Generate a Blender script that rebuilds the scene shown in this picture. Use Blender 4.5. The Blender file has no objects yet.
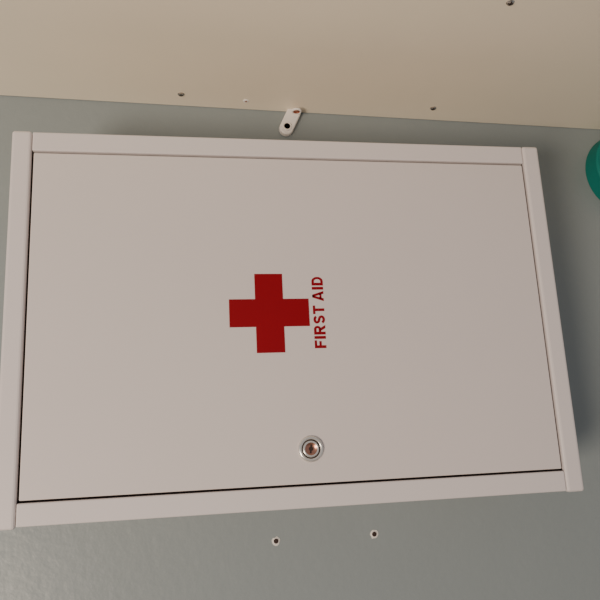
import bpy, bmesh, math
from mathutils import Vector, Matrix
S=bpy.context.scene
COL=S.collection
Z0=1.5
WALL=0.12

# ---------------- materials ----------------
def mat(name,col,rough=.5,metal=0,bump=0,bscale=200,var=0,vscale=5,coat=0,spec=.5,col2=None):
    m=bpy.data.materials.new(name);m.use_nodes=True
    nt=m.node_tree;b=nt.nodes['Principled BSDF']
    b.inputs['Base Color'].default_value=(*col,1)
    b.inputs['Roughness'].default_value=rough
    b.inputs['Metallic'].default_value=metal
    b.inputs['Coat Weight'].default_value=coat
    b.inputs['Specular IOR Level'].default_value=spec
    tc=nt.nodes.new('ShaderNodeTexCoord')
    if var:
        n=nt.nodes.new('ShaderNodeTexNoise');n.inputs['Scale'].default_value=vscale;n.inputs['Detail'].default_value=4
        r=nt.nodes.new('ShaderNodeValToRGB')
        c2=col2 or tuple(c*(1-var) for c in col)
        r.color_ramp.elements[0].color=(*c2,1);r.color_ramp.elements[1].color=(*col,1)
        r.color_ramp.elements[0].position=.35;r.color_ramp.elements[1].position=.65
        nt.links.new(tc.outputs['Object'],n.inputs['Vector']);nt.links.new(n.outputs['Fac'],r.inputs['Fac'])
        nt.links.new(r.outputs['Color'],b.inputs['Base Color'])
    if bump:
        n=nt.nodes.new('ShaderNodeTexNoise');n.inputs['Scale'].default_value=bscale;n.inputs['Detail'].default_value=3
        bp=nt.nodes.new('ShaderNodeBump');bp.inputs['Strength'].default_value=bump;bp.inputs['Distance'].default_value=.001
        nt.links.new(tc.outputs['Object'],n.inputs['Vector']);nt.links.new(n.outputs['Fac'],bp.inputs['Height'])
        nt.links.new(bp.outputs['Normal'],b.inputs['Normal'])
    return m
M_wall=mat('wall_paint',(.265,.305,.315),.36,bump=.35,bscale=130,var=.05,vscale=4)
M_shelf=mat('shelf_paint',(.90,.82,.67),.5,bump=.10,bscale=90,var=.03,vscale=6)
M_white=mat('powder_coat',(.69,.635,.625),.34,bump=.04,bscale=600,var=.02,vscale=6)
M_frame=mat('frame_coat',(.71,.66,.66),.32,bump=.04,bscale=600,var=.02,vscale=6)
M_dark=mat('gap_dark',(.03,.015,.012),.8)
M_red=mat('red_vinyl',(.25,.0008,.008),.55,var=.04,vscale=20,spec=.2)
M_steel=mat('steel',(.62,.60,.57),.22,1)
M_rim=mat('lock_rim',(.75,.73,.70),.25,.7)
M_cop=mat('copper_brass',(.50,.25,.18),.3,.9)
M_plastic=mat('white_plastic',(.88,.84,.81),.35)
M_teal=mat('teal_plastic',(.001,.20,.17),.6,var=.1,vscale=30,spec=.3)
M_card=mat('cardboard',(.42,.30,.18),.8,var=.15,vscale=60)
M_floor=mat('floor_tile',(.35,.31,.27),.5,var=.2,vscale=3)
M_plaster=mat('plaster_chip',(.72,.70,.66),.9,bump=.5,bscale=900)

# ---------------- mesh helpers ----------------
def new(name,bm,m,parent=None,smooth=False):
    bmesh.ops.recalc_face_normals(bm,faces=bm.faces)
    me=bpy.data.meshes.new(name);bm.to_mesh(me);bm.free()
    for x in (m if isinstance(m,list) else [m]): me.materials.append(x)
    o=bpy.data.objects.new(name,me);COL.objects.link(o)
    if smooth:
        for p in me.polygons:p.use_smooth=True
    if parent:o.parent=parent
    return o
def empty(name,loc):
    e=bpy.data.objects.new(name,None);e.empty_display_size=.05;e.location=loc;COL.objects.link(e);return e
def box(name,x0,x1,y0,y1,z0,z1,m,parent=None,bev=0,seg=3):
    bm=bmesh.new();bmesh.ops.create_cube(bm,size=1)
    for v in bm.verts:
        v.co=Vector((x0 if v.co.x<0 else x1,y0 if v.co.y<0 else y1,z0 if v.co.z<0 else z1))
    if bev: bmesh.ops.bevel(bm,geom=bm.edges[:],offset=bev,segments=seg,affect='EDGES',profile=.5)
    return new(name,bm,m,parent,smooth=False)
def lathe(name,prof,m,parent=None,n=48,mats=None):
    bm=bmesh.new();rings=[]
    for r,y in prof:
        if r<1e-6: rings.append([bm.verts.new((0,y,0))])
        else: rings.append([bm.verts.new((r*math.cos(2*math.pi*i/n),y,r*math.sin(2*math.pi*i/n))) for i in range(n)])
    for k in range(len(rings)-1):
        a,b=rings[k],rings[k+1]
        for i in range(n):
            j=(i+1)%n
            if len(a)==1 and len(b)==1: continue
            if len(a)==1: f=bm.faces.new((a[0],b[i],b[j]))
            elif len(b)==1: f=bm.faces.new((a[i],a[j],b[0]))
            else: f=bm.faces.new((a[i],a[j],b[j],b[i]))
            if mats: f.material_index=mats[k]
    o=new(name,bm,m,parent)
    return o
def prism(bm,pts,y0,y1):
    a=[bm.verts.new((x,y0,z)) for x,z in pts];b=[bm.verts.new((x,y1,z)) for x,z in pts]
    bm.faces.new(a);bm.faces.new(b[::-1])
    for i in range(len(pts)):
        j=(i+1)%len(pts);bm.faces.new((a[i],b[i],b[j],a[j]))

# ---------------- room ----------------
box('wall_back',-1.6,1.8,WALL,WALL+.1,-Z0,1.1,M_wall)
box('floor',-1.6,1.8,-2.6,WALL+.1,-Z0-.05,-Z0,M_floor)

shelf=empty('wall_shelf',(0,0,.2513))
L=box('board',-.75,.95,-.24,WALL-.0006,0,.019,M_shelf,shelf,bev=.0012)
box('back_cleat',-.70,.90,WALL-.02,WALL-.0006,.019,.06,M_shelf,shelf,bev=.001)
shelf.rotation_euler=(0,math.atan(.0204),0)

def screw(name,x,y,z,r=.0036):
    s=empty(name,(x,y,z))
    h=lathe('head',[(0,-.0006),(r*.3,-.0006),(r*.3,-.0015),(r*.75,-.0013),(r,-.0004),(r,.0006),(0,.0006)],[M_steel,M_dark],s,24,mats=[1,1,0,0,0,0])
    h.rotation_euler=(math.radians(90),0,0)
    bm=bmesh.new()
    for a in (0,1):
        l,w=r*.62,r*.14
        pts=[(-l,-w),(l,-w),(l,w),(-l,w)] if a==0 else [(-w,-l),(w,-l),(w,l),(-w,l)]
        prism(bm,pts,-.0017,-.0010)
    c=new('cross_recess',bm,M_dark,s);c.rotation_euler=(math.radians(90),0,0)
    return s
def shz(x): return .2513-.0204*x
screw('screw',-.0983,.0952,shz(-.0983))
screw('screw',.1759,.0929,shz(.1759))
screw('screw',.1776,-.0846,shz(.1776))
p=lathe('screw_hole_plug',[(0,-.0004),(.0010,-.0004),(.0014,-.0008),(.0026,-.0008),(.0034,-.0002),(.0034,.0006),(0,.0006)],[M_plastic,M_cop],None,20,mats=[1,1,0,0,0,0])
p.location=(-.0302,.1012,shz(-.0302));p.rotation_euler=(math.radians(90),0,0)

def anchor(name,x,z,seed):
    import random;random.seed(seed)
    e=empty(name,(x,WALL,z))
    lathe('sleeve',[(.0016,.0002),(.0016,-.0010),(.0026,-.0012),(.0030,-.0006),(.0030,.0004)],M_plastic,e,24)
    lathe('bore',[(0,-.0013),(.0023,-.0013),(.0024,.0004)],M_dark,e,24)
    bm=bmesh.new();n=14
    prism(bm,[((.0034+.0014*random.random())*math.cos(2*math.pi*i/n),(.0034+.0016*random.random())*math.sin(2*math.pi*i/n)-.0003) for i in range(n)],-.0004,.0005)
    new('chipped_plaster',bm,M_plaster,e)
anchor('wall_anchor',-.014,-.196,1);anchor('wall_anchor',.0822,-.1963,5)

# ---------------- cabinet ----------------
cab=empty('first_aid_cabinet',(0,0,0))
W,H=.2205,.1409
XO,ZO=.236,.1576
t=.0012
box('side_left',-XO+.001,-XO+.001+t,.004,WALL-.0004,-ZO+.001,ZO-.001,M_frame,cab)
box('side_right',XO-.001-t,XO-.001,.004,WALL-.0004,-ZO+.001,ZO-.001,M_frame,cab)
box('top_panel',-XO+.001,XO-.001,.004,WALL-.0004,ZO-.001-t,ZO-.001,M_frame,cab)
box('bottom_panel',-XO+.001,XO-.001,.004,WALL-.0004,-ZO+.001,-ZO+.001+t,M_frame,cab)
box('back_panel',-XO+.002,XO-.002,WALL-.002,WALL-.0004,-ZO+.002,ZO-.002,M_frame,cab)
box('stile_left',-XO-.0006,-W-.0003,-.0006,.006,-ZO-.0016,ZO+.0008,M_frame,cab,bev=.0024)
box('stile_right',W+.0003,XO+.0008,-.0006,.006,-ZO-.0010,ZO+.0006,M_frame,cab,bev=.0024)
box('rail_top',-W+.0002,W-.0002,0,.006,H,ZO,M_frame,cab,bev=.0011)
box('rail_bottom',-W+.0002,W-.0002,0,.006,-ZO,-H,M_frame,cab,bev=.0011)
box('gap_shade_sheet',-W-.004,W+.004,.0065,.0085,-H-.004,H+.004,M_dark,cab)  # near-black sheet behind the door, its colour stands in for shade in the gaps
g=.0011
box('door_panel',-W+g*1.4,W-g*1.6,.0006,.006,-H+g*1.6,H-g*1.6,M_white,cab,bev=.0009)
bm=bmesh.new();a,b=.0118,.0336
prism(bm,[(-a,b),(-a,a),(-b,a),(-b,-a),(-a,-a),(-a,-b),(a,-b),(a,-a),(b,-a),(b,a),(a,a),(a,b)],.0003,.0007)
c=new('red_cross',bm,M_red,cab);c.location=(-.0268,0,.0002)
def ribbon(bm,pts,w,closed=False):
    n=len(pts);L=[];R=[]
    for i in range(n):
        p=Vector(pts[i]);q0=Vector(pts[i-1]) if i>0 else p;q1=Vector(pts[i+1]) if i<n-1 else p
        d0=(p-q0).normalized() if i>0 else (q1-p).normalized()
        d1=(q1-p).normalized() if i<n-1 else d0
        d=(d0+d1).normalized();nn=Vector((-d.y,d.x));k=1/max(.5,nn.dot(Vector((-d0.y,d0.x))))
        L.append(p+nn*w/2*k);R.append(p-nn*w/2*k)
    for i in range(n-1):
        prism(bm,[tuple(L[i]),tuple(L[i+1]),tuple(R[i+1]),tuple(R[i])],.0003,.0007)
def arc(cx,cy,rx,ry,a0,a1,n=12):
    return [(cx+rx*math.cos(math.radians(a0+(a1-a0)*i/n)),cy+ry*math.sin(math.radians(a0+(a1-a0)*i/n))) for i in range(n+1)]
w=.27
def letter(ch):
    bm=bmesh.new();P=lambda pts:prism(bm,pts,.0003,.0007)
    r=lambda x0,y0,x1,y1:P([(x0,y0),(x1,y0),(x1,y1),(x0,y1)])
    if ch=='F': r(0,0,w,1);r(w,.79,.74,1);r(w,.39,.66,.60);wd=.74
    if ch=='I': r(0,0,w,1);wd=w
    if ch=='T': r(0,.79,.82,1);r(.28,0,.54,.79);wd=.82
    if ch=='R':
        r(0,0,w,1)
        ribbon(bm,[(w,.89),(.51,.89)]+arc(.51,.69,.21,.20,90,-90,12)[1:]+[(w,.49)],.22)
        P([(.34,.42),(.62,.46),(.90,0),(.60,0)]);wd=.88
    if ch=='S':
        ribbon(bm,arc(.41,.705,.27,.185,12,250,14)+arc(.41,.30,.28,.195,72,-167,14),.225);wd=.80
    if ch=='A':
        P([(0,0),(.27,0),(.50,.76),(.63,1),(.36,1)])
        P([(.98,0),(.71,0),(.48,.76),(.36,1),(.63,1)])
        r(.24,.18,.74,.37);wd=.98
    if ch=='D':
        r(0,0,w,1)
        ribbon(bm,[(w,.89),(.42,.89)]+arc(.42,.50,.31,.39,90,-90,16)[1:]+[(w,.11)],.22);wd=.84
    return bm,wd
txt=bpy.data.objects.new('lettering',None);COL.objects.link(txt);txt.parent=cab
cap=.0099;adv=0;items=[]
for ch in 'FIRST AID':
    if ch==' ': adv+=.28;continue
    bm,wd=letter(ch);items.append((bm,adv,ch));adv+=wd+.13
tot=adv-.13
sc=.0616/tot
for bm,x,ch in items:
    for v in bm.verts:
        X=(v.co.x+x)*sc;Y=v.co.z*cap
        v.co=Vector((-Y,v.co.y,X))
    o=new('letter_'+ch,bm,M_red,txt)
txt.location=(.0151+cap/2,.0002,-.0306)
lk=bpy.data.objects.new('cam_lock',None);COL.objects.link(lk);lk.parent=cab;lk.location=(.0022,0.0005,-.1122)
lathe('lock_rim',[(.0102,.0005),(.0104,-.0008),(.0098,-.0020),(.0084,-.0024),(.0076,-.0018),(.0074,.0000),(0,.0000)],[M_rim,M_dark],lk,64,mats=[0,0,0,0,1,1])
lathe('lock_barrel',[(.0068,.0004),(.0068,-.0012),(.0062,-.0020),(.0050,-.0020),(.0044,-.0012),(.0020,-.0010),(0,-.0010)],[M_rim,M_cop],lk,64,mats=[0,0,0,1,1,1])
bm=bmesh.new();prism(bm,[(-.0007,-.0033),(.0007,-.0033),(.0007,.0033),(-.0007,.0033)],-.0014,-.0008)
prism(bm,[(.0018*math.cos(i*math.pi/6),.0018*math.sin(i*math.pi/6)) for i in range(12)],-.0015,-.0008)
k=new('keyhole',bm,M_dark,lk);k.rotation_euler=(0,.15,0)
for o in lk.children:
    if o.name.startswith('lock'):
        for p in o.data.polygons:p.use_smooth=True

# ---------------- white corner bracket ----------------
br=empty('corner_bracket',(.0245,WALL,shz(.0245)))
def tab(name,length,wd,th,parent):
    bm=bmesh.new();r=wd/2
    out=[(r,0)]+[(r*math.cos(a),-(length-r)+r*math.sin(a)) for a in [-math.pi*i/16 for i in range(17)]]+[(-r,0)]
    prism(bm,out[::1],-th,-.0001)
    bmesh.ops.remove_doubles(bm,verts=bm.verts,dist=1e-6)
    o=new(name,bm,M_plastic,parent)
    bv=o.modifiers.new('b','BEVEL');bv.width=.0016;bv.segments=4;bv.limit_method='ANGLE'
    return o
A=math.radians(24)
leg=tab('wall_leg',.0320,.0152,.0070,br)
h=lathe('wall_leg_hole',[(.0052,-.0068),(.0050,-.0080),(.0044,-.0084),(.0034,-.0080),(.0030,-.0070),(0,-.0070)],[M_plastic,M_dark],br,32,mats=[0,0,0,1,1]);h.location=(-.0228*math.sin(A),0,-.0228*math.cos(A))
leg2=tab('shelf_leg',.0245,.0170,.0065,br);leg2.rotation_euler=(math.radians(-90),0,0)
h=lathe('shelf_leg_hole',[(.0056,-.0063),(.0054,-.0077),(.0048,-.0081),(.0037,-.0077),(.0034,-.0064),(0,-.0064)],[M_plastic,M_cop],br,32,mats=[0,0,0,1,1]);h.rotation_euler=(math.radians(90),0,0);h.location=(0,-.0157,0)
leg.rotation_euler=(0,A,0)
br.rotation_euler=(0,math.atan(.0204),0)

# ---------------- teal tape roll ----------------
tp=empty('tape_roll',(.4175,WALL+.0004,.1865))
lathe('tape',[(.033,0),(.0485,0),(.049,-.001),(.049,-.022),(.0475,-.024),(.034,-.024),(.033,-.023)],M_teal,tp,96)
lathe('core',[(.033,-.001),(.033,-.0235),(.0315,-.0238),(.0310,-.023),(.0310,-.001)],M_card,tp,96)
bx=lathe('peg',[(0,0.002),(.004,0.002),(.004,-.030),(.007,-.031),(.007,-.034),(0,-.035)],M_steel,tp,24);bx.location=(0,0,.0268)

for o in list(S.objects):
    if o.parent is None: o.location.z+=Z0

# ---------------- lights ----------------
def area(name,loc,target,size,power,col):
    l=bpy.data.lights.new(name,'AREA');l.shape='DISK';l.size=size;l.energy=power;l.color=col
    o=bpy.data.objects.new(name,l);COL.objects.link(o);o.location=loc
    o.rotation_euler=(Vector(target)-Vector(loc)).to_track_quat('-Z','Y').to_euler()
area('warm_lamp',(-1.02,-1.35,Z0-.66),(0,0,Z0+.05),.50,28,(1,.83,.66))
wd=bpy.data.worlds.new('World');S.world=wd;wd.use_nodes=True
wd.node_tree.nodes['Background'].inputs[0].default_value=(.97,.96,1,1)
wd.node_tree.nodes['Background'].inputs[1].default_value=.32

# ---------------- camera ----------------
cd=bpy.data.cameras.new('camera');cam=bpy.data.objects.new('camera',cd);COL.objects.link(cam)
cd.sensor_width=36;cd.lens=1.0939*36;cd.clip_start=.01
rt=Vector((.9853,-.16375,-.04867));up=Vector((.01101,-.22345,.97465));fw=Vector((.17048,.96086,.21837))
R=Matrix((rt,up,-fw)).transposed().to_4x4()
cam.matrix_world=Matrix.Translation((-.0951,-.5327,-.1103+Z0))@R
S.camera=cam
